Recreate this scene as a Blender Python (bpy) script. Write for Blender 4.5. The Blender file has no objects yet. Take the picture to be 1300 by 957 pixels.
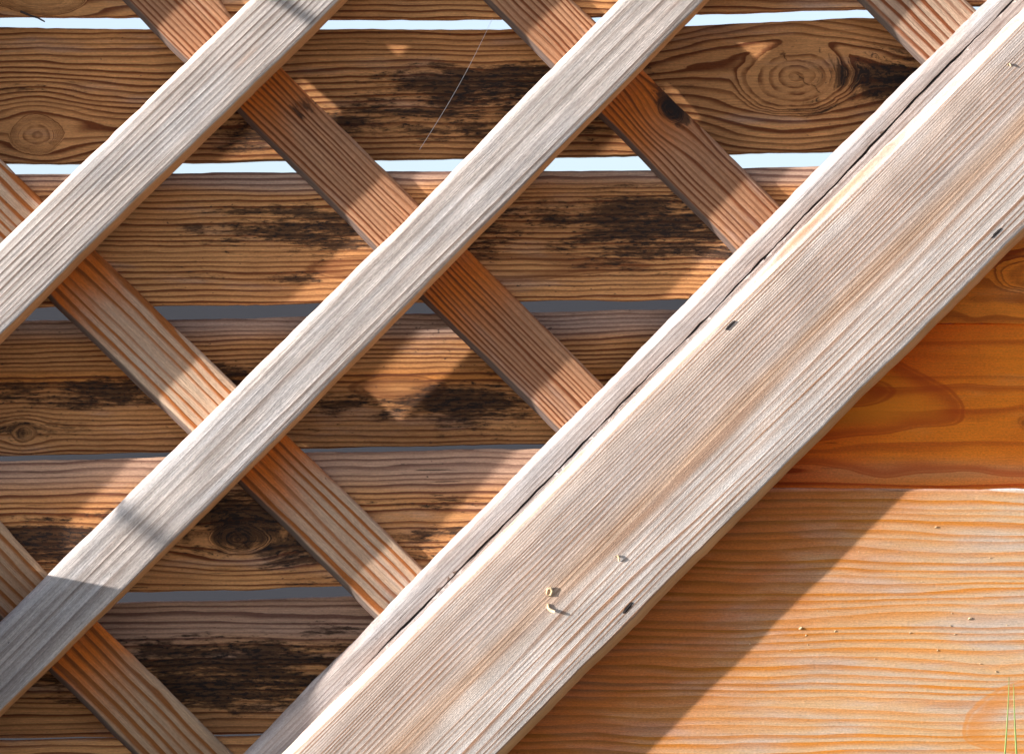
import bpy, math, random
from mathutils import Matrix, Vector, noise as mnoise
random.seed(7)
sc = bpy.context.scene
C = sc.collection
# ---------------------------------------------------------------- units
S = 0.0005            # metres per unit (one unit = half a millimetre)
D = 6800.0            # camera distance in units from the rear slat plane
FX, FY = 620.0, 560.0 # point of the fence straight in front of the lens
H0 = 1.0              # height of the picture centre above ground, metres

def world(px, py, z=0.0):
    """point on the plane z units in front of the rear slats -> metres"""
    k = (D - z) / D
    x = FX + (px - FX) * k; y = FY + (py - FY) * k
    return Vector(((x - 650) * S, -z * S, H0 + (478.5 - y) * S))

# ---------------------------------------------------------------- camera
cd = bpy.data.cameras.new('camera'); cam = bpy.data.objects.new('camera', cd); C.objects.link(cam)
cam.location = ((FX - 650) * S, -D * S, H0 + (478.5 - FY) * S)
cam.rotation_euler = (math.radians(90), 0, 0)
cd.sensor_width = 36; cd.lens = 36 * D / 1300
cd.shift_x = (650 - FX) / 1300; cd.shift_y = (FY - 478.5) / 1300
cd.clip_start = 0.05; cd.clip_end = 3000
cd.dof.use_dof = True; cd.dof.focus_distance = (D - 50) * S; cd.dof.aperture_fstop = 8
sc.camera = cam

# ---------------------------------------------------------------- sky and sun
KX, KY = 3.97, 0.77     # the light runs this far right / down per unit of depth
to_sun = Vector((-KX, -1.0, KY)).normalized()
elev = math.asin(to_sun.z); azim = math.atan2(to_sun.x, to_sun.y)
w = bpy.data.worlds.new('World'); sc.world = w; w.use_nodes = True
nt = w.node_tree; bg = nt.nodes['Background']
sky = nt.nodes.new('ShaderNodeTexSky'); sky.sky_type = 'NISHITA'; sky.sun_disc = False
sky.sun_elevation = elev; sky.sun_rotation = azim; sky.altitude = 200; sky.air_density = 0.6; sky.dust_density = 1.0; sky.ozone_density = 2.6
hz = nt.nodes.new('ShaderNodeHueSaturation'); hz.inputs['Saturation'].default_value = 0.55   # thin milky haze takes the blue out of the sky
nt.links.new(sky.outputs[0], hz.inputs['Color']); nt.links.new(hz.outputs[0], bg.inputs[0]); bg.inputs[1].default_value = 0.125
sd = bpy.data.lights.new('sun', 'SUN'); sun = bpy.data.objects.new('sun', sd); C.objects.link(sun)
sd.energy = 5.0; sd.angle = math.radians(0.7); sd.color = (1.0, 0.945, 0.90)
sun.rotation_euler = to_sun.to_track_quat('Z', 'Y').to_euler()
sc.view_settings.view_transform = 'Standard'; sc.view_settings.look = 'None'
sc.view_settings.exposure = 1.22; sc.view_settings.gamma = 1.0
sc.cycles.max_bounces = 8; sc.cycles.diffuse_bounces = 5

# ---------------------------------------------------------------- node expressions
class G:
    def __init__(s, tree): s.t = tree
    def m(s, op, *a, clamp=False):
        n = s.t.nodes.new('ShaderNodeMath'); n.operation = op; n.use_clamp = clamp
        for i, v in enumerate(a):
            if isinstance(v, E): s.t.links.new(v.k, n.inputs[i])
            else: n.inputs[i].default_value = v
        return E(s, n.outputs[0])
    def step(s, v, a, b, lo=0.0, hi=1.0, kind='SMOOTHSTEP'):
        n = s.t.nodes.new('ShaderNodeMapRange'); n.interpolation_type = kind
        s.t.links.new(v.k, n.inputs[0])
        if a > b: a, b, lo, hi = b, a, hi, lo
        for i, x in enumerate((a, b, lo, hi)): n.inputs[i + 1].default_value = x
        return E(s, n.outputs[0])
    def vec(s, x, y, z):
        n = s.t.nodes.new('ShaderNodeCombineXYZ')
        for i, v in enumerate((x, y, z)):
            if isinstance(v, E): s.t.links.new(v.k, n.inputs[i])
            else: n.inputs[i].default_value = v
        return n.outputs[0]
    def noise(s, x, y, z, detail=2.0, rough=0.5, dist=0.0):
        n = s.t.nodes.new('ShaderNodeTexNoise'); n.inputs['Scale'].default_value = 1
        n.inputs['Detail'].default_value = detail; n.inputs['Roughness'].default_value = rough
        n.inputs['Distortion'].default_value = dist
        s.t.links.new(s.vec(x, y, z), n.inputs['Vector']); return E(s, n.outputs[0])
    def white(s, x):
        n = s.t.nodes.new('ShaderNodeTexWhiteNoise'); n.noise_dimensions = '1D'
        s.t.links.new(x.k, n.inputs['W']); return E(s, n.outputs['Value'])
    def mix(s, f, a, b):
        n = s.t.nodes.new('ShaderNodeMix'); n.data_type = 'RGBA'
        if isinstance(f, E): s.t.links.new(f.k, n.inputs[0])
        else: n.inputs[0].default_value = f
        for i, v in ((6, a), (7, b)):
            if isinstance(v, tuple): n.inputs[i].default_value = (*v, 1)
            else: s.t.links.new(v, n.inputs[i])
        return n.outputs[2]
    def mul(s, col, f):
        n = s.t.nodes.new('ShaderNodeVectorMath'); n.operation = 'SCALE'
        s.t.links.new(col, n.inputs[0]); s.t.links.new(f.k, n.inputs[3]); return n.outputs[0]
class E:
    def __init__(s, g, k): s.g = g; s.k = k
    def __add__(s, o): return s.g.m('ADD', s, o)
    __radd__ = __add__
    def __mul__(s, o): return s.g.m('MULTIPLY', s, o)
    __rmul__ = __mul__
    def __sub__(s, o): return s.g.m('SUBTRACT', s, o)
    def __rsub__(s, o): return s.g.m('SUBTRACT', o, s)
    def __truediv__(s, o): return s.g.m('DIVIDE', s, o)
    def sq(s): return s.g.m('MULTIPLY', s, s)
    def sqrt(s): return s.g.m('SQRT', s)
    def exp(s): return s.g.m('EXPONENT', s)
    def fract(s): return s.g.m('FRACT', s)
    def floor(s): return s.g.m('FLOOR', s)
    def sat(s): return s.g.m('ADD', s, 0.0, clamp=True)

def wood(name, pale, line, edge=None, grey=(0.47, 0.42, 0.39), grey_amt=0.3, grey_top=None, spacing=10.0,
         warp=6.0, warp_l=0.006, wvar=0.5, slope=0.0, knots=(), stains=(), speck=0.3, seed=0.0, relief=1.0,
         mid=0.0, fib=0.22, line_amt=1.0, broad=(), tintv=0.3, checks=0.0, sharp=0.35, colour2=None, dens=(), bands=(), wig=1.0, fl=1.0, flames=(), grit=1.0, deep=()):
    """sawn softwood: growth rings seen as lines along the board, fibres, knots, greying, mould.
       all positions are in the board's own units (along, across)."""
    m = bpy.data.materials.new(name); m.use_nodes = True; t = m.node_tree; g = G(t)
    bsdf = t.nodes['Principled BSDF']
    tc = t.nodes.new('ShaderNodeTexCoord'); sp = t.nodes.new('ShaderNodeSeparateXYZ')
    t.links.new(tc.outputs['Object'], sp.inputs[0])
    L = E(g, sp.outputs[0]) * (1 / S); W = E(g, sp.outputs[1]) * (1 / S); Z = E(g, sp.outputs[2]) * (1 / S)
    # ring field
    F = W + Z * 0.6
    if slope: F = F + L * slope
    F = F + (g.noise(L * warp_l, W * 0.010, seed, 2, 0.5) - 0.5) * (warp * 2)
    F = F + (g.noise(L * 0.014, W * 0.05, seed + 9, 2, 0.5) - 0.5) * (3.0 * wig)
    F = F + (g.noise(L * 0.06, W * 0.3, seed + 10, 2, 0.5) - 0.5) * (1.1 * wig)
    for (d0, d1, dm) in dens:      # rings packed closer (dm > 0) between two lines
        F = F + g.m('MINIMUM', g.m('MAXIMUM', W - d0, 0.0), d1 - d0) * dm
    F = F + (g.noise(L * 0.0012, W * 0.035, seed + 17, 1, 0.5) - 0.5) * (wvar * spacing * 4)
    kall = None; kdark = None
    for (kl, kw, rl, rw, inner, dark) in knots:
        dl = (L - kl); dw = (W - kw)
        wob = (g.noise(L * 0.6 / rl, W * 0.6 / rw, seed + kl, 1, .4) - 0.5) * (rw * 0.45)
        wob = wob + (g.noise(L * 2.6 / rl, W * 2.6 / rw, seed + kl + 3, 2, .5) - 0.5) * (rw * 0.16)
        e = ((dl / (rl * 2.0)).sq() + (dw / (rw * 1.9)).sq()); e = (e * -1.0).exp()
        F = F - dw * e * 0.92
        r = ((dl * (rw / rl)).sq() + dw.sq()).sqrt() + wob
        k = g.step(r, rw * 1.05, rw * 0.55)
        if rw < 60: kall = k if kall is None else g.m('MAXIMUM', kall, k)
        F = F * (1.0 - k) + (r * inner + 3.0) * k
        core = g.step(r, rw * 1.0, rw * 0.1) * dark
        rim = (((r - rw * 0.93) / (rw * 0.06 + 0.8)).sq() * -1.0).exp() * min(1.0, dark * 1.3)
        kd = g.m('MAXIMUM', core, rim * 0.8 * g.step(g.noise(L * .04, W * .04, seed + 81, 1, .5), .4, .6))
        if dark > 0 and rw > 15:      # a drying crack through the knot, bent and tapering
            cr = dw * .55 + dl * .62 + (g.noise(L * .06, W * .06, seed + 83, 3, .6) - .5) * rw * .5 - rw * .12
            cr = ((cr * (1 / 1.1)).sq() * -1.0).exp() * g.step(r, rw * .8, rw * .6) * g.step(g.noise(L * .03, W * .03, seed + 84, 1, .5), .45, .55)
            kd = g.m('MAXIMUM', kd, cr)
        kdark = kd if kdark is None else g.m('MAXIMUM', kdark, kd)
    R = F * (1.0 / spacing)
    fr = R.fract(); idx = R.floor()
    ringv = g.white(idx + seed)
    edge_pos = 0.93
    ring = g.step(fr, sharp, 0.88) * g.step(fr, 1.0, edge_pos)
    ring = ring * (ringv * 0.7 + 0.5)
    if kall is not None: ring = ring * (1.0 - kall * g.step(g.noise(L * .05, W * .05, seed + 88, 2, .5), .3, .65, .95, .35))
    patch = g.noise(L * 0.004, W * 0.02, seed + 3, 3, 0.55)
    ring = (ring * (g.step(patch, 0.25, 0.7, 0.65, 1.15)) * line_amt).sat()
    # broad soft dark bands (late wood running wide)
    fibre = g.noise(L * (0.012 * fl), W * 0.75 + Z * .75, seed + 5, 4, 0.65)
    fine = g.noise(L * (0.09 * fl), W * 1.1 + Z, seed + 6, 2, 0.6)
    tint = g.noise(L * 0.006, W * 0.012, seed + 21, 3, 0.6)
    base = (pale if colour2 is None else g.mix(g.step(tint, 0.35, 0.65), pale, colour2))
    if colour2 is None: base = g.mix(g.step(tint, 0.3, 0.7) * tintv, pale, line)
    # greying of raised, exposed wood
    gm = g.step(g.noise(L * 0.005, W * 0.03, seed + 31, 4, 0.6), 0.62 - grey_amt * 0.5, 0.9 - grey_amt * 0.5) * min(1.0, 0.35 + grey_amt)
    if grey_top is not None:       # (across from, across to, amount)
        a, b, amt = grey_top
        gm = g.m('MAXIMUM', gm, g.step(W + (patch - 0.5) * 30.0, a, b) * amt)
    base = g.mix(gm, base, grey)
    for (bw, bs, ba, bc) in bands:      # streaks of another tone running along the board
        bb = (((W - bw + (g.noise(L * .003, W * .06, seed + 77, 3, .6) - .5) * bs * 1.5) * (1 / bs)).sq() * -1.0).exp() * ba
        base = g.mix(bb.sat(), base, bc)
    lcol = g.mix(gm * 0.6, line, tuple(c * 0.62 for c in grey))
    for (ra, rb, rc, rs, ramt, rcol) in deep:     # bands of deeper orange set into the colour across the board
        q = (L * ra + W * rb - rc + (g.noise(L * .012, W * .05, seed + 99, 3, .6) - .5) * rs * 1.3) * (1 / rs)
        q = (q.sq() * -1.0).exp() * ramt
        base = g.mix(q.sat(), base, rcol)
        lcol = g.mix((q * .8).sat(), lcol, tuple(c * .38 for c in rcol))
    col = g.mix(ring, base, lcol)
    fib3 = g.noise(L * (0.035 * fl), W * 1.9 + Z, seed + 7, 2, 0.6)
    for (bw, bs, ba) in broad:
        bb = ((((F - bw) / bs).sq()) * -1.0).exp() * ba
        col = g.mix(bb.sat(), col, lcol)
    col = g.mul(col, (fibre - 0.5) * (fib * 4) + 1.0)
    col = g.mul(col, (fine - 0.5) * (fib * 1.8) + 1.0)
    col = g.mul(col, (fib3 - 0.5) * (fib * 2.6) + 1.0)
    gr = g.noise(L * 0.28, W * 0.75, seed + 8, 2, 0.7)
    col = g.mul(col, (gr - 0.5) * (0.75 * grit) + 1.0)
    for (fl_, fw_, rl, rw, wid, inn) in flames:      # one long pointed ring: a line and a richer tone inside it
        r = (((L - fl_) * (rw / rl)).sq() + (W - fw_).sq()).sqrt() + (g.noise(L * 0.007, W * 0.014, seed + 95, 1, .4) - .5) * (rw * .7) + (g.noise(L * 0.03, W * 0.08, seed + 96, 2, .5) - .5) * 2.5
        o1 = g.step(r, rw, rw - wid) * g.step(r, rw - wid * 4.5, rw - wid * 1.2)
        o1 = g.m('MAXIMUM', o1, g.step(r, rw + 1.2, rw) * g.step(r, rw - wid * .8, rw - wid * .2))
        col = g.mix(g.step(r, rw, rw * .5) * inn, col, tuple(min(1, c * 1.15) for c in pale))
        col = g.mix(o1 * .62, col, line)
    if kdark is not None:
        kn = g.noise(L * 0.08, W * 0.08, seed + 40, 3, 0.6)
        kcol = g.mix(kn, tuple(c * 0.75 for c in line), tuple(c * 0.16 for c in line))
        col = g.mix((kdark * 0.85).sat(), col, kcol)
    # side of the board away from the weather keeps its unweathered colour
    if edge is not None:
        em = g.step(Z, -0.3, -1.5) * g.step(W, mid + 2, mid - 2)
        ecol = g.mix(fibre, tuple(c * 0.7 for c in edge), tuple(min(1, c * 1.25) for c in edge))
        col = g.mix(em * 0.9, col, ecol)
    # mould and dirt
    black = None
    if stains:
        sm = None
        for (sl, sw, rl, rw, am) in stains:
            x = ((((L - sl) / rl).sq() + ((W - sw) / rw).sq()) * -1.0).exp() * am
            sm = x if sm is None else g.m('MAXIMUM', sm, x)
        n1 = g.noise(L * 0.011, F * 0.065, seed + 50, 6, 0.68)
        n2 = g.noise(L * 0.075, F * 0.34, seed + 51, 5, 0.75)
        v = sm * 1.35 + (n1 - 0.5) * 3.4 * g.step(sm, 0.05, 0.4)
        soft = g.step(v + (n2 - .5) * 1.6, 0.40, 1.0)
        col = g.mix(soft * 0.86, col, (0.030, 0.012, 0.005))
        blk = g.step(sm * 0.62 + (n1 - .5) * .9 + (n2 - 0.5) * 3.0, 0.56, 0.68)
        col = g.mix(blk * 0.85, col, (0.010, 0.008, 0.008))
        black = blk
    if speck > 0:
        s2 = g.noise(L * 0.11, W * 0.2, seed + 60, 2, 0.6)
        where = g.step(g.noise(L * 0.01, W * 0.02, seed + 61, 2, .5), 0.45, 0.75)
        sk = g.step(s2 + where * 0.06, 0.80 - speck * 0.10, 0.86 - speck * 0.10)
        col = g.mix(sk * 0.8, col, (0.03, 0.02, 0.018))
    height = ring * (1.3 * relief) + (fibre - 0.5) * (2.6 * relief) + (fine - 0.5) * (1.1 * relief) + (patch - 0.5) * 3.0 * relief + (fib3 - .5) * (1.4 * relief) + (gr - .5) * (1.0 * grit)
    if fl < 1:     # weathered front faces: grime in blotches, small dents and dark pin marks
        bl = g.noise(L * .010, W * .028, seed + 110, 5, .62)
        col = g.mul(col, g.step(bl, .3, .7, .84, 1.07))
        dn = g.noise(L * .05, W * .13, seed + 111, 3, .7)
        dm = g.step(dn, .70, .76); height = height - dm * 1.6
        col = g.mul(col, 1.0 - dm * .3)
    if checks > 0:     # short drying cracks along the grain
        cn = g.noise(L * 0.010, W * 0.35, seed + 70, 1, 0.4)
        ck = g.step(cn, 0.80 - checks * 0.1, 0.84 - checks * 0.1)
        col = g.mix(ck * 0.8, col, (0.03, 0.02, 0.016)); height = height - ck * 3.0
    if kdark is not None: height = height - kdark * 2.0
    bp = t.nodes.new('ShaderNodeBump'); bp.inputs['Strength'].default_value = 1.0; bp.inputs['Distance'].default_value = S * 0.42
    t.links.new(height.k, bp.inputs['Height']); t.links.new(bp.outputs[0], bsdf.inputs['Normal'])
    t.links.new(col, bsdf.inputs['Base Color'])
    rg = g.step(fibre, 0.2, 0.8, 0.62, 0.85); t.links.new(rg.k, bsdf.inputs['Roughness'])
    bsdf.inputs['Specular IOR Level'].default_value = 0.25
    return m

def plain(name, col, rough=0.8, var=0.15, scale=60, metal=0.0):
    m = bpy.data.materials.new(name); m.use_nodes = True; t = m.node_tree; g = G(t); b = t.nodes['Principled BSDF']
    tc = t.nodes.new('ShaderNodeTexCoord'); n = t.nodes.new('ShaderNodeTexNoise'); n.inputs['Scale'].default_value = scale
    n.inputs['Detail'].default_value = 4
    t.links.new(tc.outputs['Object'], n.inputs['Vector'])
    c = g.mix(E(g, n.outputs[0]), tuple(max(0, x * (1 - var * 2)) for x in col), tuple(min(1, x * (1 + var * 2)) for x in col))
    t.links.new(c, b.inputs['Base Color']); b.inputs['Roughness'].default_value = rough; b.inputs['Metallic'].default_value = metal
    return m

# ---------------------------------------------------------------- things and parts
def thing(name, label, cat, loc=(0, 0, 0), group=None, kind=None):
    o = bpy.data.objects.new(name, None); C.objects.link(o); o.location = loc
    o['label'] = label; o['category'] = cat; o.empty_display_size = 0.05
    if group: o['group'] = group
    if kind: o['kind'] = kind
    return o
def tag(o, label, cat, group=None, kind=None):
    o['label'] = label; o['category'] = cat
    if group: o['group'] = group
    if kind: o['kind'] = kind
    return o
def link(name, me, mat, parent=None, mw=None):
    o = bpy.data.objects.new(name, me); C.objects.link(o)
    if mat: me.materials.append(mat)
    if parent is not None:
        o.parent = parent; o.matrix_parent_inverse = Matrix.Identity(4)
        pm = Matrix.Translation(parent.location)
        o.matrix_local = pm.inverted() @ mw if mw is not None else Matrix.Identity(4)
    elif mw is not None: o.matrix_world = mw
    return o

def interp(pts, x):
    if x <= pts[0][0]: a, b = pts[0], pts[1]
    elif x >= pts[-1][0]: a, b = pts[-2], pts[-1]
    else:
        for a, b in zip(pts, pts[1:]):
            if a[0] <= x <= b[0]: break
    return a[1] + (b[1] - a[1]) * (x - a[0]) / (b[0] - a[0])

class Frame:
    """a board's own axes: origin, along and across, on the plane z units in front of the rear slats"""
    def __init__(s, p, q, z):
        s.z = z; s.o = world(*p, z); s.x = (world(*q, z) - s.o).normalized()
        s.n = Vector((0, -1, 0)); s.y = s.n.cross(s.x)
        s.mw = Matrix(((s.x.x, s.y.x, s.n.x, s.o.x), (s.x.y, s.y.y, s.n.y, s.o.y), (s.x.z, s.y.z, s.n.z, s.o.z), (0, 0, 0, 1)))
    def loc(s, p):
        d = world(*p, s.z) - s.o
        return (d.dot(s.x) / S, d.dot(s.y) / S)

def board(name, fr, hi, lo, l0, l1, T, mat, parent, rhi=5.0, rlo=5.0, clo=None, chi=None, cut0=0.0, cut1=0.0, jit=0.8, seed=0, crack=None, inset=0.0, step=14.0, cup=0.0, nick=0.0):
    """hi / lo: edge points (picture positions) of the face; lofted along the board.
       rhi: rounding of the upper edge; rlo: of the lower; clo=(width, depth): bevel of the lower edge instead"""
    hp = sorted(fr.loc(p) for p in hi); lp = sorted(fr.loc(p) for p in lo)
    n = max(2, int((l1 - l0) / step)); rows = []
    for i in range(n + 1):
        tt = i / n; lmid = l0 + (l1 - l0) * tt
        wh = interp(hp, lmid); wl = interp(lp, lmid)
        def nz(k, f=0.02, a=1.0): return mnoise.noise(Vector((lmid * f, k * 7.3 + seed, seed * 1.7))) * 2 * a
        jh = jit * (nz(1, .012, 1.2) + nz(2, .09, .5)); jl = jit * (nz(3, .012, 1.2) + nz(4, .09, .5))
        if nick: 
            q = nz(9, .05); jh -= nick * max(0, q - .75) * 6
        wh += jh; wl += jl + inset
        und = jit * nz(5, .006, .8)
        prof = []
        # lower side
        prof.append((wl + (0 if clo else 0), -T))
        if clo:
            cw, cdp = clo
            prof += [(wl, -cdp - 2.5), (wl + 0.6, -cdp + .5), (wl + cw * .35, -cdp * .58), (wl + cw * .68, -cdp * .22), (wl + cw, -0.6), (wl + cw + 2.5, 0)]
            a0 = wl + cw + 2.5
        else:
            for k in range(6):
                a = math.pi / 2 * k / 5
                prof.append((wl + rlo * (1 - math.cos(a)), -rlo * (1 - math.sin(a))))
            a0 = wl + rlo
        a1 = wh - (chi[0] + 2 if chi else rhi); nw = 7
        top = []
        for k in range(1, nw):
            f = k / nw; ww = a0 + (a1 - a0) * f
            top.append([ww, und * .6 + nz(20 + k, .015, .5 * jit) - cup * 4 * f * (1 - f)])
        if crack:
            # crack = (along from, along to, list of edge points, half width, depth)
            cl0, cl1, cp, chw, cdp2 = crack
            cw0 = interp(cp, lmid) + nz(31, .012, .9) + nz(32, .1, .45)
            fa = max(0.0, min(1.0, (lmid - cl0) / 90.0, (cl1 - lmid) / 90.0))
            fa *= 0.75 + 0.4 * nz(33, .03); fa = max(0.02, fa)
            top = [p for p in top if abs(p[0] - cw0) > 6.5]
            top += [[cw0 - 4.5, 0.3], [cw0 - chw * fa - .15, -0.2 * fa], [cw0, -cdp2 * fa], [cw0 + chw * fa + .15, -0.6 * fa], [cw0 + 4.5, -.2]]
            top.sort()
        prof += [tuple(p) for p in top]
        if chi:
            c1, c2 = chi
            prof += [(wh - c1 - 1.5, 0), (wh - c1, -.5), (wh - c1 * .68, -c2 * .26), (wh - c1 * .35, -c2 * .6), (wh - .6, -c2 + .5), (wh, -c2 - 2)]
        else:
          for k in range(6):
            a = math.pi / 2 * (5 - k) / 5
            prof.append((wh - rhi * (1 - math.cos(a)), -rhi * (1 - math.sin(a))))
        prof.append((wh, -T))
        pts = []
        for (ww, zz) in prof:
            ll = lmid + (cut0 * (ww) * (1 - tt) + cut1 * ww * tt)
            pts.append((ll * S, ww * S, zz * S))
        rows.append(pts)
    m = len(rows[0])
    assert all(len(r) == m for r in rows) or crack, name
    if crack:      # equalise point counts by resampling rows with a missing inner point
        mx = max(len(r) for r in rows)
        for r in rows:
            while len(r) < mx:
                j = max(range(8, len(r) - 8), key=lambda q: (Vector(r[q + 1]) - Vector(r[q])).length)
                r.insert(j + 1, tuple((Vector(r[j]) * .5 + Vector(r[j + 1]) * .5)))
        m = mx
    verts = [p for r in rows for p in r]; faces = []
    for i in range(n):
        for j in range(m):
            k = (j + 1) % m
            faces.append((i * m + j, (i + 1) * m + j, (i + 1) * m + k, i * m + k))
    faces.append(tuple(range(m))); faces.append(tuple(reversed([n * m + j for j in range(m)])))
    me = bpy.data.meshes.new(name); me.from_pydata(verts, [], faces); me.update()
    import bmesh
    bm = bmesh.new(); bm.from_mesh(me); bmesh.ops.recalc_face_normals(bm, faces=bm.faces); bm.to_mesh(me); bm.free()
    me.polygons.foreach_set('use_smooth', [True] * len(me.polygons)); me.set_sharp_from_angle(angle=math.radians(40))
    return link(name, me, mat, parent, fr.mw)

TF, TR = 59.0, 9.0      # thickness of front slats, rear slats
ZP, ZR = -TR, -TR - 43   # faces of proud and recessed fence boards

# ---------------------------------------------------------------- setting
def box(name, x0, x1, y0, y1, z0, z1, mat):
    v = [(x, y, z) for x in (x0, x1) for y in (y0, y1) for z in (z0, z1)]
    f = [(0, 1, 3, 2), (4, 6, 7, 5), (0, 4, 5, 1), (2, 3, 7, 6), (0, 2, 6, 4), (1, 5, 7, 3)]
    me = bpy.data.meshes.new(name); me.from_pydata(v, [], f); me.update(); return link(name, me, mat)
me = bpy.data.meshes.new('ground'); me.from_pydata([(-900, -900, 0), (900, -900, 0), (900, 900, 0), (-900, 900, 0)], [], [(0, 1, 2, 3)])
gr = link('ground', me, plain('ground_earth', (0.16, 0.14, 0.09), 0.9, 0.3, 3)); gr['kind'] = 'structure'
camz = cam.location.z
dist = 9.0 + D * S
ztop = camz + dist * (FY - 300) / D
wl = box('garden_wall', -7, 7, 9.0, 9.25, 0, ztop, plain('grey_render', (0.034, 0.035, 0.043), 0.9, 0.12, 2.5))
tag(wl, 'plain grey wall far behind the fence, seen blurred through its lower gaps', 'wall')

# ---------------------------------------------------------------- board fence behind
fence = thing('board_fence', 'weathered brown fence of horizontal boards with narrow gaps, spotted with black mould, behind the trellis', 'fence', world(300, 900, ZR))
def hb(hi, lo, z, T, mk, seed, x0=-520, cut=True, lab=None, cupv=0, **kw):
    """a horizontal board running from x0 to behind the frame"""
    fr = Frame((0, (hi[0][1] + lo[0][1]) / 2), (1000, (hi[0][1] + lo[0][1]) / 2 - 8), z)
    # cut slantwise along the frame: x + y = 1300
    ymid = fr.loc((0, (hi[0][1] + lo[0][1]) / 2))
    l1 = fr.loc((1292 - (hi[0][1] + lo[0][1]) / 2, (hi[0][1] + lo[0][1]) / 2))[0]
    mat = mk(fr)
    o = board('board', fr, hi, lo, fr.loc((x0, 0))[0], l1, T, mat, fence, rhi=3.0, rlo=3.0, cut1=1.0, seed=seed, step=12, cup=cupv, **kw)
    if lab: o['label'] = lab
    return o
def K(fr, lst): return [(*fr.loc((x, y)), rl, rw, inn, dk) for (x, y, rl, rw, inn, dk) in lst]
def ST(fr, lst): return [(*fr.loc((x, y)), rl * 1.35, rw * 1.2, am) for (x, y, rl, rw, am) in lst]
PALE, LINE = (0.66, 0.310, 0.112), (0.165, 0.044, 0.010)
GREY = (0.42, 0.335, 0.30)
hb([(0, -150), (600, -148), (1300, -158)], [(0, 19), (430, 23), (630, 23), (900, 18), (1100, 12), (1240, 8)], ZP, 34,
   lambda fr: wood('board_wood_a', PALE, LINE, grey=GREY, grey_amt=0.3, spacing=8, line_amt=1.1, seed=1.3, slope=.01, knots=K(fr, [(55, -5, 60, 24, 1, .2)]), speck=.3), 11)
hb([(0, 36), (190, 38), (410, 38), (640, 37), (740, 35), (870, 31), (940, 27), (1000, 24), (1080, 23), (1110, 26), (1300, 22)],
   [(0, 207), (100, 207), (250, 205), (360, 204), (480, 203), (720, 199), (940, 196), (1060, 192), (1300, 188)], ZR, 34,
   lambda fr: wood('board_wood_b', PALE, LINE, grey=GREY, grey_amt=0.16, spacing=8, warp=9, line_amt=1.1, seed=2.6,
        knots=K(fr, [(48, 172, 34, 26, 1.0, .25), (1010, 98, 80, 50, 1.0, .22)]),
        stains=ST(fr, [(640, 112, 150, 30, 1.0), (520, 150, 110, 28, .8), (1130, 95, 75, 30, 1.05), (1030, 135, 40, 18, .6), (300, 160, 60, 30, .75), (690, 150, 90, 30, .7), (60, 112, 60, 8, .5)]), speck=.6), 12,
   lab='board with a large round knot beside the frame and a smaller knot at its far end')
hb([(25, 221), (220, 220), (375, 219), (500, 219), (690, 217), (820, 216), (950, 212), (1040, 209)],
   [(0, 391), (200, 388), (400, 386), (530, 383), (663, 382), (873, 380), (1100, 377)], ZP, 34,
   lambda fr: wood('board_wood_c', PALE, LINE, grey=GREY, grey_amt=0.16, spacing=7, warp=5, line_amt=1.15, seed=4.1, grey_top=(55, 80, .6),
        flames=[(*fr.loc((600, 340)), 195, 17, 2.2, .2)],
        stains=ST(fr, [(400, 290, 130, 28, .8), (850, 290, 120, 46, .95), (660, 270, 90, 25, .55), (380, 350, 40, 12, .55), (820, 340, 60, 12, .5), (590, 300, 60, 40, .7), (250, 345, 70, 18, .3)]), speck=.9), 13,
   lab='board with long pointed grain figure and smoky mould patches')
hb([(35, 407), (90, 407), (220, 405), (385, 401), (550, 397), (680, 395), (860, 392)],
   [(0, 578), (216, 575), (391, 570), (689, 564), (800, 562)], ZR, 34,
   lambda fr: wood('board_wood_d', PALE, LINE, grey=GREY, grey_amt=0.16, spacing=6.5, warp=5, line_amt=1.15, seed=5.7, grey_top=(50, 78, .75),
        knots=K(fr, [(30, 550, 16, 11, 1, .5)]), flames=[(*fr.loc((505, 492)), 60, 15, 4, .3)], bands=[(fr.loc((500, 478))[1], 12, .8, (.62, .22, .04))],
        stains=ST(fr, [(120, 500, 160, 18, .8), (250, 480, 70, 26, .7), (610, 510, 80, 28, .9), (430, 510, 50, 18, .6), (500, 525, 30, 9, .95), (640, 470, 50, 20, .6), (20, 540, 80, 26, .5), (520, 550, 200, 14, .3)]), speck=1.0), 14,
   lab='board with a small dark knot and a row of black mould along its middle')
hb([(0, 585), (216, 579), (394, 574), (676, 568)], [(0, 757), (163, 753), (400, 747), (435, 744), (800, 738)], ZP, 34,
   lambda fr: wood('board_wood_e', PALE, LINE, grey=GREY, grey_amt=0.22, spacing=8.5, warp=6, line_amt=1.1, seed=7.9, grey_top=(30, 70, .5),
        knots=K(fr, [(302, 684, 40, 20, 1.0, .6)]), checks=.8,
        stains=ST(fr, [(310, 660, 90, 34, 1.0), (560, 640, 90, 12, .5), (560, 690, 70, 30, .55), (60, 690, 110, 26, .95), (380, 690, 60, 40, .8), (200, 660, 80, 20, .8)]), speck=.8), 15,
   lab='board with a glowing brown knot inside a black stain')
hb([(0, 768), (154, 764), (400, 757.5), (450, 755), (700, 750)], [(0, 938), (400, 930), (700, 924)], ZR, 34,
   lambda fr: wood('board_wood_f', PALE, LINE, grey=GREY, grey_amt=0.22, spacing=8, warp=5, line_amt=1.1, seed=9.2, grey_top=(20, 50, .5),
        stains=ST(fr, [(300, 835, 170, 26, .85), (280, 870, 190, 30, .95), (430, 835, 60, 40, .7)]), speck=.5), 16)
hb([(0, 940), (400, 932), (700, 927)], [(0, 1120), (400, 1112), (700, 1106)], ZP, 34,
   lambda fr: wood('board_wood_g', PALE, LINE, grey=GREY, grey_amt=0.22, spacing=10.5, warp=5, seed=10.2), 17)

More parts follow.
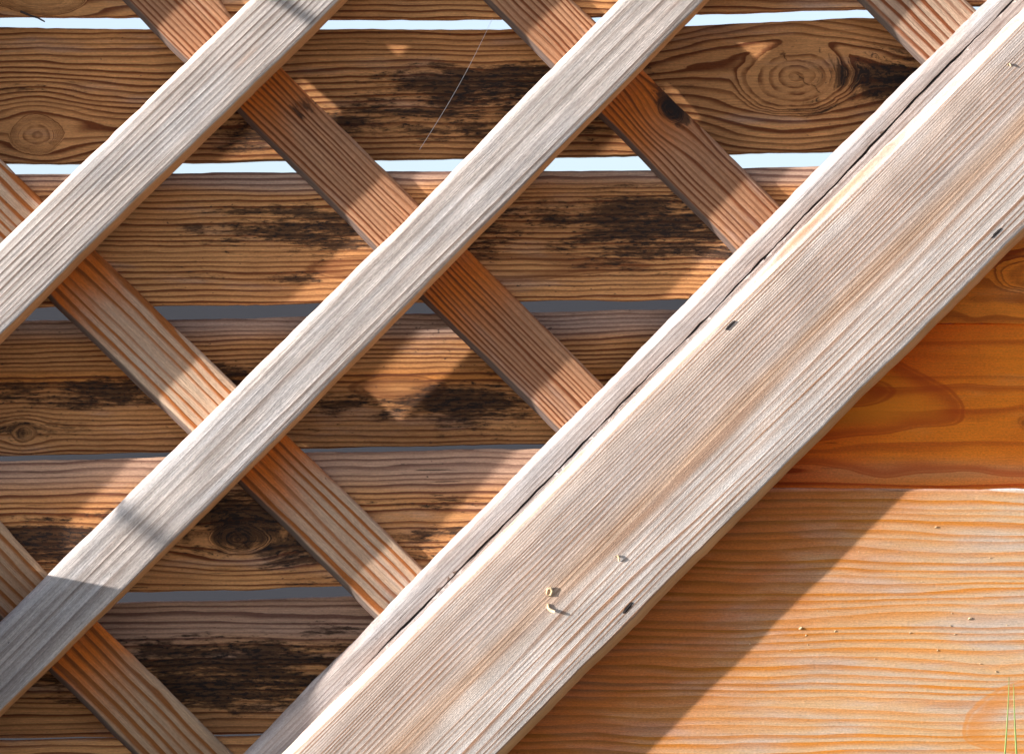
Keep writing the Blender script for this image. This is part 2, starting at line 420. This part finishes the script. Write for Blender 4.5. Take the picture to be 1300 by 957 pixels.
# ---------------------------------------------------------------- trellis: rear slats, front slats, frame
trellis = thing('garden_trellis', 'silvery wooden trellis of crossed diagonal slats with a wide frame board', 'trellis', world(600, 1100, 0))
def slat(left, right, z, T, mk, seed, down, l0=None, l1=None, **kw):
    """left / right: two or more picture points on the two long edges"""
    a, b = left[0], left[-1]
    fr = Frame(a, b, z)
    hi, lo = (right, left) if down else (left, right)
    e0 = fr.loc(a)[0]; e1 = fr.loc(b)[0]
    lim = (-350 - a[0]) / fr.x.x      # ends against the added left upright
    mat = mk(fr)
    return board('slat', fr, hi, lo, max(e0 - 650, lim) if l0 is None else l0, (e1 + 350) if l1 is None else l1, T, mat, trellis, seed=seed, **kw)

# rear slats fall to the right; along axis = down-right, across axis = up-right
def rear(name, left, right, seed, pale, line, spacing, l1=None, **wk):
    L1 = None
    def mk(fr):
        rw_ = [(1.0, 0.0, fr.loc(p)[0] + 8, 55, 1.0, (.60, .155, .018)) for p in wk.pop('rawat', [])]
        kn = K(fr, wk.pop('knots', [])); stn = ST(fr, wk.pop('stains', []))
        mid = (fr.loc(right[0])[1] + fr.loc(left[0])[1]) / 2
        return wood(name, pale, line, edge=(0.10, 0.075, 0.065), mid=mid, spacing=spacing, seed=seed, knots=kn, stains=stn, deep=rw_, **wk)
    fr = Frame(left[0], left[-1], 0)
    # ends inside the frame strip, where x + y = 1300
    mx = (left[-1][0] + right[-1][0]) / 2 ; my = (left[-1][1] + right[-1][1]) / 2
    t = (1296 - mx - my) / 2
    e = fr.loc((mx + t, my + t))[0]
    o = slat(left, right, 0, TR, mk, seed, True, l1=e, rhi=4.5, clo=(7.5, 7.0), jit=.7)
    return o
rp, rl_ = (0.43, 0.225, 0.125), (0.20, 0.055, 0.018)
o = rear('slat_wood_a', [(-310, 133), (64, 504)], [(-252, 13), (128, 385)], 3.1, (0.48, .31, .19), (.26, .10, .04), 15, warp=5) if False else None
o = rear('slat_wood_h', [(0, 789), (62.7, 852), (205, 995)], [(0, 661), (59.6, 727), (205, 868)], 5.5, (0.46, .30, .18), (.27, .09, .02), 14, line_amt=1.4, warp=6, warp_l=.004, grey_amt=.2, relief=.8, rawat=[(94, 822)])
o['label'] = 'short slat crossing the bottom left corner, in shade'
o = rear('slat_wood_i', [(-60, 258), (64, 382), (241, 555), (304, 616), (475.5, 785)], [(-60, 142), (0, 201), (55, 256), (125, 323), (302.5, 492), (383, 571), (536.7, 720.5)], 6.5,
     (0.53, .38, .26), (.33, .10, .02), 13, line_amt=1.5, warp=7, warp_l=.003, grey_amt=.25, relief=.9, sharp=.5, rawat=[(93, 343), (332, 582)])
o['label'] = 'pale slat with widely spaced orange grain lines'
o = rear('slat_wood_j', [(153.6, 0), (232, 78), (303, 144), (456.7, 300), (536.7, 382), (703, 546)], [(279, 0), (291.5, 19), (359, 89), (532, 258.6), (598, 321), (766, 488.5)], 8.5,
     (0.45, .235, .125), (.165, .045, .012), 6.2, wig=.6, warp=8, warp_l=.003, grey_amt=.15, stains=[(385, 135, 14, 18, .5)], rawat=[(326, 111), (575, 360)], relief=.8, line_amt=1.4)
o['label'] = 'reddish brown slat with dense fine grain'
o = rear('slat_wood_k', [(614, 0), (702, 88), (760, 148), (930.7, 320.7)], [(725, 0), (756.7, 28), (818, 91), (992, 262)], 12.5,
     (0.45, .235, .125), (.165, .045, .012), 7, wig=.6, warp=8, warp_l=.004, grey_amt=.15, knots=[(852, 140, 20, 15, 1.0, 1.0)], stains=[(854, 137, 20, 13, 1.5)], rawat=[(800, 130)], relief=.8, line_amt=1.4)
o['label'] = 'brown slat with a dark broken knot on its edge'
o = rear('slat_wood_l', [(1088, 0), (1172, 83)], [(1226, 0), (1240, 13)], 14.5, (0.50, .34, .23), (.20, .055, .015), 12, line_amt=1.6, warp=6, grey_amt=.2, relief=.9)
o = rear('slat_wood_m', [(-460, 318), (-200, 575), (60, 830)], [(-460, 200), (-200, 455), (60, 712)], 15.5, (0.47, .29, .18), (.20, .055, .018), 12) if False else None

# front slats rise to the right; along axis = up-right, across axis = up-left
fp, fl = (0.57, 0.50, 0.45), (0.22, 0.155, 0.12)
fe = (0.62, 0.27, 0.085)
def front(name, left, right, seed, l0=None, l1=None, **wk):
    fr = Frame(left[0], left[-1], TF)
    mid = (fr.loc(right[0])[1] + fr.loc(left[0])[1]) / 2
    kw = dict(pale=fp, line=fl, edge=fe, mid=mid, spacing=9, grey=(0.53, .50, .485), grey_amt=.4, warp=2, warp_l=.0012, wig=.35, fl=.45, relief=1.0, speck=.15, tintv=.25, checks=.35, seed=seed, line_amt=.9, fib=.28, grit=1.3)
    kw.update(wk)
    return slat(left, right, TF, TF, lambda fr: wood(name, **kw), seed, False, l0=l0, l1=l1, chi=(6.5, 7.0), clo=(5.0, 7.0), jit=.6, inset=3.0, nick=.35)
o = front('slat_wood_n', [(-180, 6), (20, -195)], [(-180, 140), (20, -60)], 21)
o = front('slat_wood_q', [(-420, -234), (-220, -434)], [(-420, -100), (-220, -300)], 26)
o = front('slat_wood_o', [(-60, 366), (12.5, 297), (313.5, 3), (380, -62)], [(-60, 495), (0, 435), (135, 300), (405, 35), (441, 0), (500, -58)], 22, spacing=7)
o['label'] = 'upper silvery slat with fine even grain'
o = front('slat_wood_p', [(-60, 849), (0, 789), (226, 565), (300, 491), (507, 287), (600, 190), (785, 0), (850, -66)], [(-60, 974), (47, 866), (348, 569), (612.5, 298), (632, 279), (904, 0), (970, -68)], 23.4, l0=-85, spacing=13, line_amt=.8, sharp=.25)
o['label'] = 'longer silvery slat across the middle, its lower end in shade'
# frame strip with a long crack
ZS = 58.0
left = [(335, 929), (397, 866), (682, 576), (955, 298), (1254, 0), (1330, -76)]
right = [(440, 929), (503, 866), (790, 576), (1060, 298), (1365, 0), (1440, -76)]
fr = Frame(left[0], left[-1], ZS)
cp = sorted(fr.loc(p) for p in [(455, 854), (488, 821), (700, 604), (725, 579), (997, 300), (1140, 149), (1286.5, 0), (1340, -54)])
ms = wood('frame_strip_wood', pale=(0.48, .41, .37), line=(.27, .20, .17), edge=fe, mid=-200, spacing=6, grey=(0.46, .43, .42), grey_amt=.5, warp=2.0, warp_l=.0015, wig=.4, fl=.6,
          speck=.2, seed=31, checks=.5, line_amt=.8, relief=1.2)
strip = board('frame_strip', fr, left, right, -160, fr.loc(left[-1])[0] + 120, ZS + TR, ms, trellis, chi=(9.5, 10.0), rlo=4, seed=31, jit=.8, step=7,
              crack=(cp[0][0] - 30, 5000, cp, 1.7, 16.0))
strip['label'] = 'narrow grey frame strip split by a long dark crack'
# wide frame board on top
ZB = 98.0
left = [(386, 929), (450, 866), (733, 579), (1007, 302), (1312, 0), (1390, -78)]
right = [(672, 929), (735, 866), (1017.5, 582), (1300, 302), (1604, 0), (1680, -76)]
fr = Frame(left[0], left[-1], ZB)
mid = (fr.loc(left[0])[1] + fr.loc(right[0])[1]) / 2
wlo = fr.loc(right[1])[1]; whi = fr.loc(left[1])[1]; ww = whi - wlo
mb = wood('frame_board_wood', pale=(0.61, .515, .44), line=(.33, .175, .10), fib=.26, grit=1.3, edge=(0.72, .34, .12), mid=mid, spacing=8.5, grey=(0.58, .55, .53), grey_amt=.35, warp=3, warp_l=.0012, wig=.35, fl=.5,
          wvar=1.1, speck=.2, seed=37, tintv=.2, line_amt=1.05, relief=.5, sharp=.3, dens=[(whi - ww * .50, whi, .55), (whi - ww * .22, whi - ww * .05, .7)],
          bands=[(whi - ww * .30, ww * .22, .6, (.49, .39, .335)), (whi - ww * .50, ww * .08, .75, (.50, .30, .17)), (whi - ww * .80, ww * .2, .6, (.61, .555, .51))])
fb = board('frame_board', fr, left, right, -160, fr.loc(left[-1])[0] + 160, ZB - ZS, mb, trellis, chi=(12.0, 12.0), clo=(10.0, 12.0), seed=37, jit=.8, step=12)
fb['label'] = 'wide pale frame board with rounded edges'
FB = fr

# added unseen upright that keeps sun off the left boards; slats end against it
fr = Frame((-550, 1800), (-550, 0), ZB)
up = board('frame_board', fr, [(-550, 1700), (-550, -700)], [(-350, 1700), (-350, -700)], 100, fr.loc((-550, -700))[0], ZB + TR, mb, trellis, rhi=8, rlo=8, seed=61)
up['label'] = 'added unseen upright left of the slats, shades the boards behind'
# staples sunk in slots of the frame board
steel = plain('staple_steel', (0.07, 0.055, 0.05), 0.6, 0.3, 900, 0.5); slotm = plain('slot_dark', (0.012, 0.008, 0.007), 0.95)
def staple(x, y, ang, ln=17, wd=4.2):
    import bmesh
    bm = bmesh.new()
    def bar(l0, l1, w0, w1, z0, z1):
        vs = [bm.verts.new((l * S, q * S, z * S)) for l in (l0, l1) for q in (w0, w1) for z in (z0, z1)]
        for f in ((0, 1, 3, 2), (4, 6, 7, 5), (0, 4, 5, 1), (2, 3, 7, 6), (0, 2, 6, 4), (1, 5, 7, 3)): bm.faces.new([vs[i] for i in f])
    bar(-ln / 2 + 1, ln / 2 - 1, -.5, .5, .4, .9); bar(-ln / 2 + 1, -ln / 2 + 2.5, -.7, .7, -6, .4); bar(ln / 2 - 2.5, ln / 2 - 1, -.5, .5, -6, .4)
    bmesh.ops.recalc_face_normals(bm, faces=bm.faces)
    me = bpy.data.meshes.new('staple'); bm.to_mesh(me); bm.free()
    c = world(x, y, ZB); M = Matrix.Translation(c) @ FB.mw.to_3x3().to_4x4() @ Matrix.Rotation(math.radians(ang), 4, 'Z')
    st = bpy.data.objects.new('staple', me); C.objects.link(st); me.materials.append(steel); st.parent = fb
    st.matrix_local = FB.mw.inverted() @ M
    # torn slot around it: an irregular shallow dark hollow
    n = 16; vs = [(0, 0, .45 * S)]; fs = []
    for i in range(n):
        a = 2 * math.pi * i / n; r = 1 + .25 * mnoise.noise(Vector((x, i * .9, 0)))
        vs.append((math.cos(a) * ln / 2 * r * S, math.copysign(abs(math.sin(a)) ** .7, math.sin(a)) * wd / 2 * r * S, .5 * S))
    for i in range(n): fs.append((0, 1 + i, 1 + (i + 1) % n))
    me = bpy.data.meshes.new('staple_slot'); me.from_pydata(vs, [], fs); me.update(); me.materials.append(slotm)
    so = bpy.data.objects.new('staple_slot', me); C.objects.link(so); so.parent = fb; so.matrix_local = FB.mw.inverted() @ M
staple(927, 413, 0, 17, 3.2); staple(1265, 296, 0, 18, 3.6); staple(797, 771, 6, 18, 4.8)

# ---------------------------------------------------------------- orange plank wall at lower right
planks = thing('plank_wall', 'fresh orange pine planks set edge to edge, lower right behind the frame board', 'wall', world(1100, 1200, 20))
def plank(hi, lo, z, T, mk, seed, lab=None):
    ym = (hi[0][1] + lo[0][1]) / 2
    fr = Frame((1000, ym), (1300, ym + 1), z)
    l0 = fr.loc((1400 - ym, ym))[0]
    o = board('plank', fr, hi, lo, l0, fr.loc((1900, ym))[0], T, mk(fr), planks, rhi=(3.0 if z > 40 else 1.2), rlo=1.5, cut0=1.0, seed=seed, step=12)
    if lab: o['label'] = lab
OP, OL = (1.0, .28, .025), (.33, .045, .002)
plank([(900, 215), (1900, 215)], [(900, 410.5), (1900, 411.5)], 29, 30,
      lambda fr: wood('plank_wood_a', OP, OL, grey=(.50, .30, .14), grey_amt=.15, spacing=24, warp=26, warp_l=.009, seed=44, knots=K(fr, [(1330, 350, 70, 26, 1.2, .25)]),
        stains=ST(fr, [(1180, 330, 60, 50, .5)]), speck=.2, sharp=.45, fib=.15, relief=.6), 41)
plank([(700, 410), (1900, 411)], [(700, 626), (1900, 628)], 24, 30,
      lambda fr: wood('plank_wood_b', (1.0, .265, .014), (.50, .060, .002), grey=(.74, .36, .12), grey_amt=.16, spacing=44, warp=20, warp_l=.004, seed=46,
        knots=K(fr, [(1300, 537, 9, 9, 1, .7)]), flames=[(*fr.loc((1040, 503)), 170, 58, 3.5, .7), (*fr.loc((1030, 497)), 110, 24, 3, .5), (*fr.loc((1420, 545)), 620, 62, 3, .0)], speck=.12, sharp=.55, fib=.14, relief=.5, checks=.25, deep=[(.7071, -.7071, (fr.loc((1080, 522))[0] - fr.loc((1080, 522))[1]) * .7071 - 10, 70, .6, (.90, .115, .002))], grit=1.1, line_amt=.8,
        bands=[(fr.loc((1100, 600))[1], 14, .5, (.45, .28, .14))]), 42,
      lab='plank with a large oval flame in its grain')
plank([(600, 618), (1900, 622)], [(600, 1010), (1900, 1010)], 57, 34,
      lambda fr: wood('plank_wood_c', (0.64, .418, .225), (.66, .232, .029), bands=[(fr.loc((1100, 620))[1], 3.5, 1.0, (.80, .75, .70))], grey=(.55, .46, .39), grey_amt=.4, line_amt=1.2, spacing=10.5, warp=13, warp_l=.0035, seed=49,  # pale band paints the bright sunlit line along the top edge
        flames=[(*fr.loc((1345, 915)), 120, 46, 4, .1)], checks=.2, speck=.1, sharp=.2, fib=.16, relief=.8, tintv=.2, wig=.6, grit=1.2, deep=[(.7071, -.7071, (fr.loc((801, 801))[0] - fr.loc((801, 801))[1]) * .7071 + 20, 125, .9, (.54, .125, .006))]), 43,
      lab='lowest plank, half in sun, with many wavy grain lines')

# ---------------------------------------------------------------- small things
chipm = plain('shaving_wood', (0.72, .52, .30), .8, .2, 700)
def chip(x, y, z, pts, r):
    """a curled shaving: a bent flattened tube lying on the face"""
    vs = []; fs = []; c = world(x, y, z); n = len(pts); k = 7
    for i, (px, py, pz) in enumerate(pts):
        rr = r * (0.45 + .55 * math.sin(math.pi * (i + .5) / n)) * random.uniform(.8, 1.2)
        q = pts[min(i + 1, n - 1)]; p = pts[max(i - 1, 0)]
        tx, ty = q[0] - p[0], q[1] - p[1]; l = math.hypot(tx, ty) or 1; nx, ny = -ty / l, tx / l
        for j in range(k):
            a = 2 * math.pi * j / k; h = math.cos(a) * rr * random.uniform(.8, 1.2); v = math.sin(a) * rr * .7
            vs.append(((px + nx * h) * S, -(pz * .5 + rr * .5 + v) * S, -(py + ny * h) * S))
    for i in range(n - 1):
        for j in range(k): fs.append((i * k + j, i * k + (j + 1) % k, (i + 1) * k + (j + 1) % k, (i + 1) * k + j))
    fs.append(tuple(range(k))); fs.append(tuple(reversed([(n - 1) * k + j for j in range(k)])))
    me = bpy.data.meshes.new('wood_shaving'); me.from_pydata(vs, [], fs); me.update()
    me.polygons.foreach_set('use_smooth', [True] * len(me.polygons))
    o = link('wood_shaving', me, chipm); o.location = c; return o
o = chip(697, 751, ZB, [(-3, 3, 0), (-2, -3, 1), (2, -5, 2), (4, -1, 1), (2, 4, 1), (-1, 5, 0)], 2.0); tag(o, 'curled pale shaving, upper of two close together low on the frame board', 'shaving', 'shavings on the frame board')
o = chip(700, 772, ZB, [(-4, -6, 0), (-4, -1, 1), (-1, 2, 4), (4, 4, 7)], 2.2); tag(o, 'straight pale shaving pointing down right, lower of two close together on the frame board', 'shaving', 'shavings on the frame board')
o = chip(784, 708, ZB, [(-3, -2, 0), (0, -3, 2), (2, 0, 3), (2, 4, 1)], 1.6); tag(o, 'small pale shaving alone on the frame board, between staple and curled shaving', 'shaving', 'shavings on the frame board')
o = chip(1281, 83, ZB, [(-2, 0, 0), (0, -2, 1), (2, 1, 3)], 1.5); tag(o, 'tiny pale shaving near the upper end of the frame board', 'shaving', 'shavings on the frame board')
crumbs = [(1016, 797, 3.2), (1023, 806, 1.7), (1231, 785, 3.0), (1206, 794, 1.7), (1212, 805, 1.8), (1188, 669, 2.0), (1155, 803, 1.6), (1060, 801, 1.8), (1190, 825, 1.5), (952, 817, 1.2), (1278, 793, 1.3), (1025, 818, 1.3), (1264, 852, 1.8), (1244, 842, 1.3), (1256, 708, 1.2), (1208, 778, 1.1), (1110, 836, 1.1), (1003, 825, 1.0), (1090, 700, .9), (1050, 775, 1.0), (1234, 824, 1.1), (1170, 738, 1.0)]
proto = None
for i, (x, y, r) in enumerate(crumbs):
    if proto is None:
        proto = chip(0, 0, 57, [(-1, -.6, 0), (0, -.4, .5), (.8, .5, .4), (.6, 1.1, 0)], .9); proto.name = 'sawdust_crumb'; o = proto
    else: o = proto.copy(); C.objects.link(o)
    o.location = world(x, y, 57); o.scale = (r * .55, r * .55, r * .55); o.rotation_euler = (0, random.uniform(0, 6.28), 0)
    big = {0: 'largest pale crumb at the left, near the shadow edge on the lowest orange plank', 2: 'large pale crumb at the right on the lowest orange plank'}
    tag(o, big.get(i, 'small pale sawdust crumb lying on the lowest orange plank'), 'crumb', 'sawdust crumbs on the lowest plank')

# spider thread in front of the fence, grass blade at the bottom right
def tube(name, pts, r0, r1, mat, flat=1.0, sides=6):
    vs = []; fs = []; n = len(pts)
    for i, p in enumerate(pts):
        r = r0 + (r1 - r0) * i / (n - 1)
        d = (pts[min(i + 1, n - 1)] - pts[max(i - 1, 0)]).normalized(); a1 = d.cross(Vector((0, 1, 0))).normalized(); a2 = d.cross(a1)
        for j in range(sides):
            a = 2 * math.pi * j / sides; vs.append(p + a1 * math.cos(a) * r + a2 * math.sin(a) * r * flat)
    for i in range(n - 1):
        for j in range(sides): fs.append((i * sides + j, i * sides + (j + 1) % sides, (i + 1) * sides + (j + 1) % sides, (i + 1) * sides + j))
    fs.append(tuple(range(sides))); fs.append(tuple(reversed([(n - 1) * sides + j for j in range(sides)])))
    me = bpy.data.meshes.new(name); me.from_pydata([tuple(v) for v in vs], [], fs); me.update()
    me.polygons.foreach_set('use_smooth', [True] * len(me.polygons)); return link(name, me, mat)
web = plain('web_silk', (.8, .8, .8), .3, .02)
th = tube('spider_thread', [world(628 - 96 * t + 5 * math.sin(t * 3), 18 + 172 * t, -16 + 3 * math.sin(t * 3)) for t in [i / 14 for i in range(15)]], .2 * S, .2 * S, web)
tag(th, 'fine pale spider thread hanging slantwise before the knotted top boards', 'thread')
twm = plain('twig_bark', (.05, .035, .03), .9)
tw = tube('twig', [world(26, 15, ZP + 2), world(38, 20, ZP + 3), world(48, 23, ZP + 2), world(57, 28, ZP + 2)], 1.6 * S, .9 * S, twm)
tag(tw, 'tiny dark twig sticking out into the top gap at the left', 'twig')
grm = plain('grass_green', (.22, .33, .08), .6, .2, 200)
for (x, y, dx, r, lb) in ((1281, 859, 9, 1.7, 'yellow green grass blade, taller and thinner of two at the bottom right corner'), (1287, 868, -7, 2.1, 'yellow green grass blade, shorter of two at the bottom right corner')):
    P = [world(x - dx * (1 - t) ** 1.5, y + 140 * (1 - t), 75) for t in [i / 12 for i in range(13)]]
    b = tube('grass_blade', P, r * S * .8, .4 * S, grm, .25); tag(b, lb, 'grass blade', 'grass blades in front of the lowest plank')

# unseen things added beside the trellis only to throw shade on it
post_m = wood('shade_post_wood', PALE, LINE, seed=90, spacing=9)
def shade_src(x, y, zf, h):
    """where something h units in front of the face zf must stand to shade the point (x, y)"""
    return world(x - KX * h, y - KY * h, zf + h)
pz = world(-90, 694, 0)
po = box('shade_post', (-260 - 650) * S, (-110 - 650) * S, -187 * S, -2 * S, 0, pz.z, post_m)  # blocker added for the shade across the lower left
tag(po, 'added unseen post just left of the trellis, shades the lower left slats', 'post')
cane = plain('shade_cane_skin', (.35, .27, .12), .5, .2, 60)  # unseen canes added for the thin shade streaks on the front slats
a = shade_src(318, -24, TF, 150); b = shade_src(418, 40, TF, 145)
c1 = tube('shade_cane', [a + (a - b) * 1.5, a, (a + b) / 2, b], 4.2 * S, 4.2 * S, cane); tag(c1, 'added unseen cane that streaks shade over the upper silvery slat', 'cane', 'added shade canes')
a = shade_src(110, 672, TF, 300); b = shade_src(190, 726, TF, 295)
c2 = tube('shade_cane', [a + (a - b) * 1.0, a, (a + b) / 2, b], 6 * S, 6 * S, cane); tag(c2, 'added unseen cane that streaks shade over the middle silvery slat', 'cane', 'added shade canes')
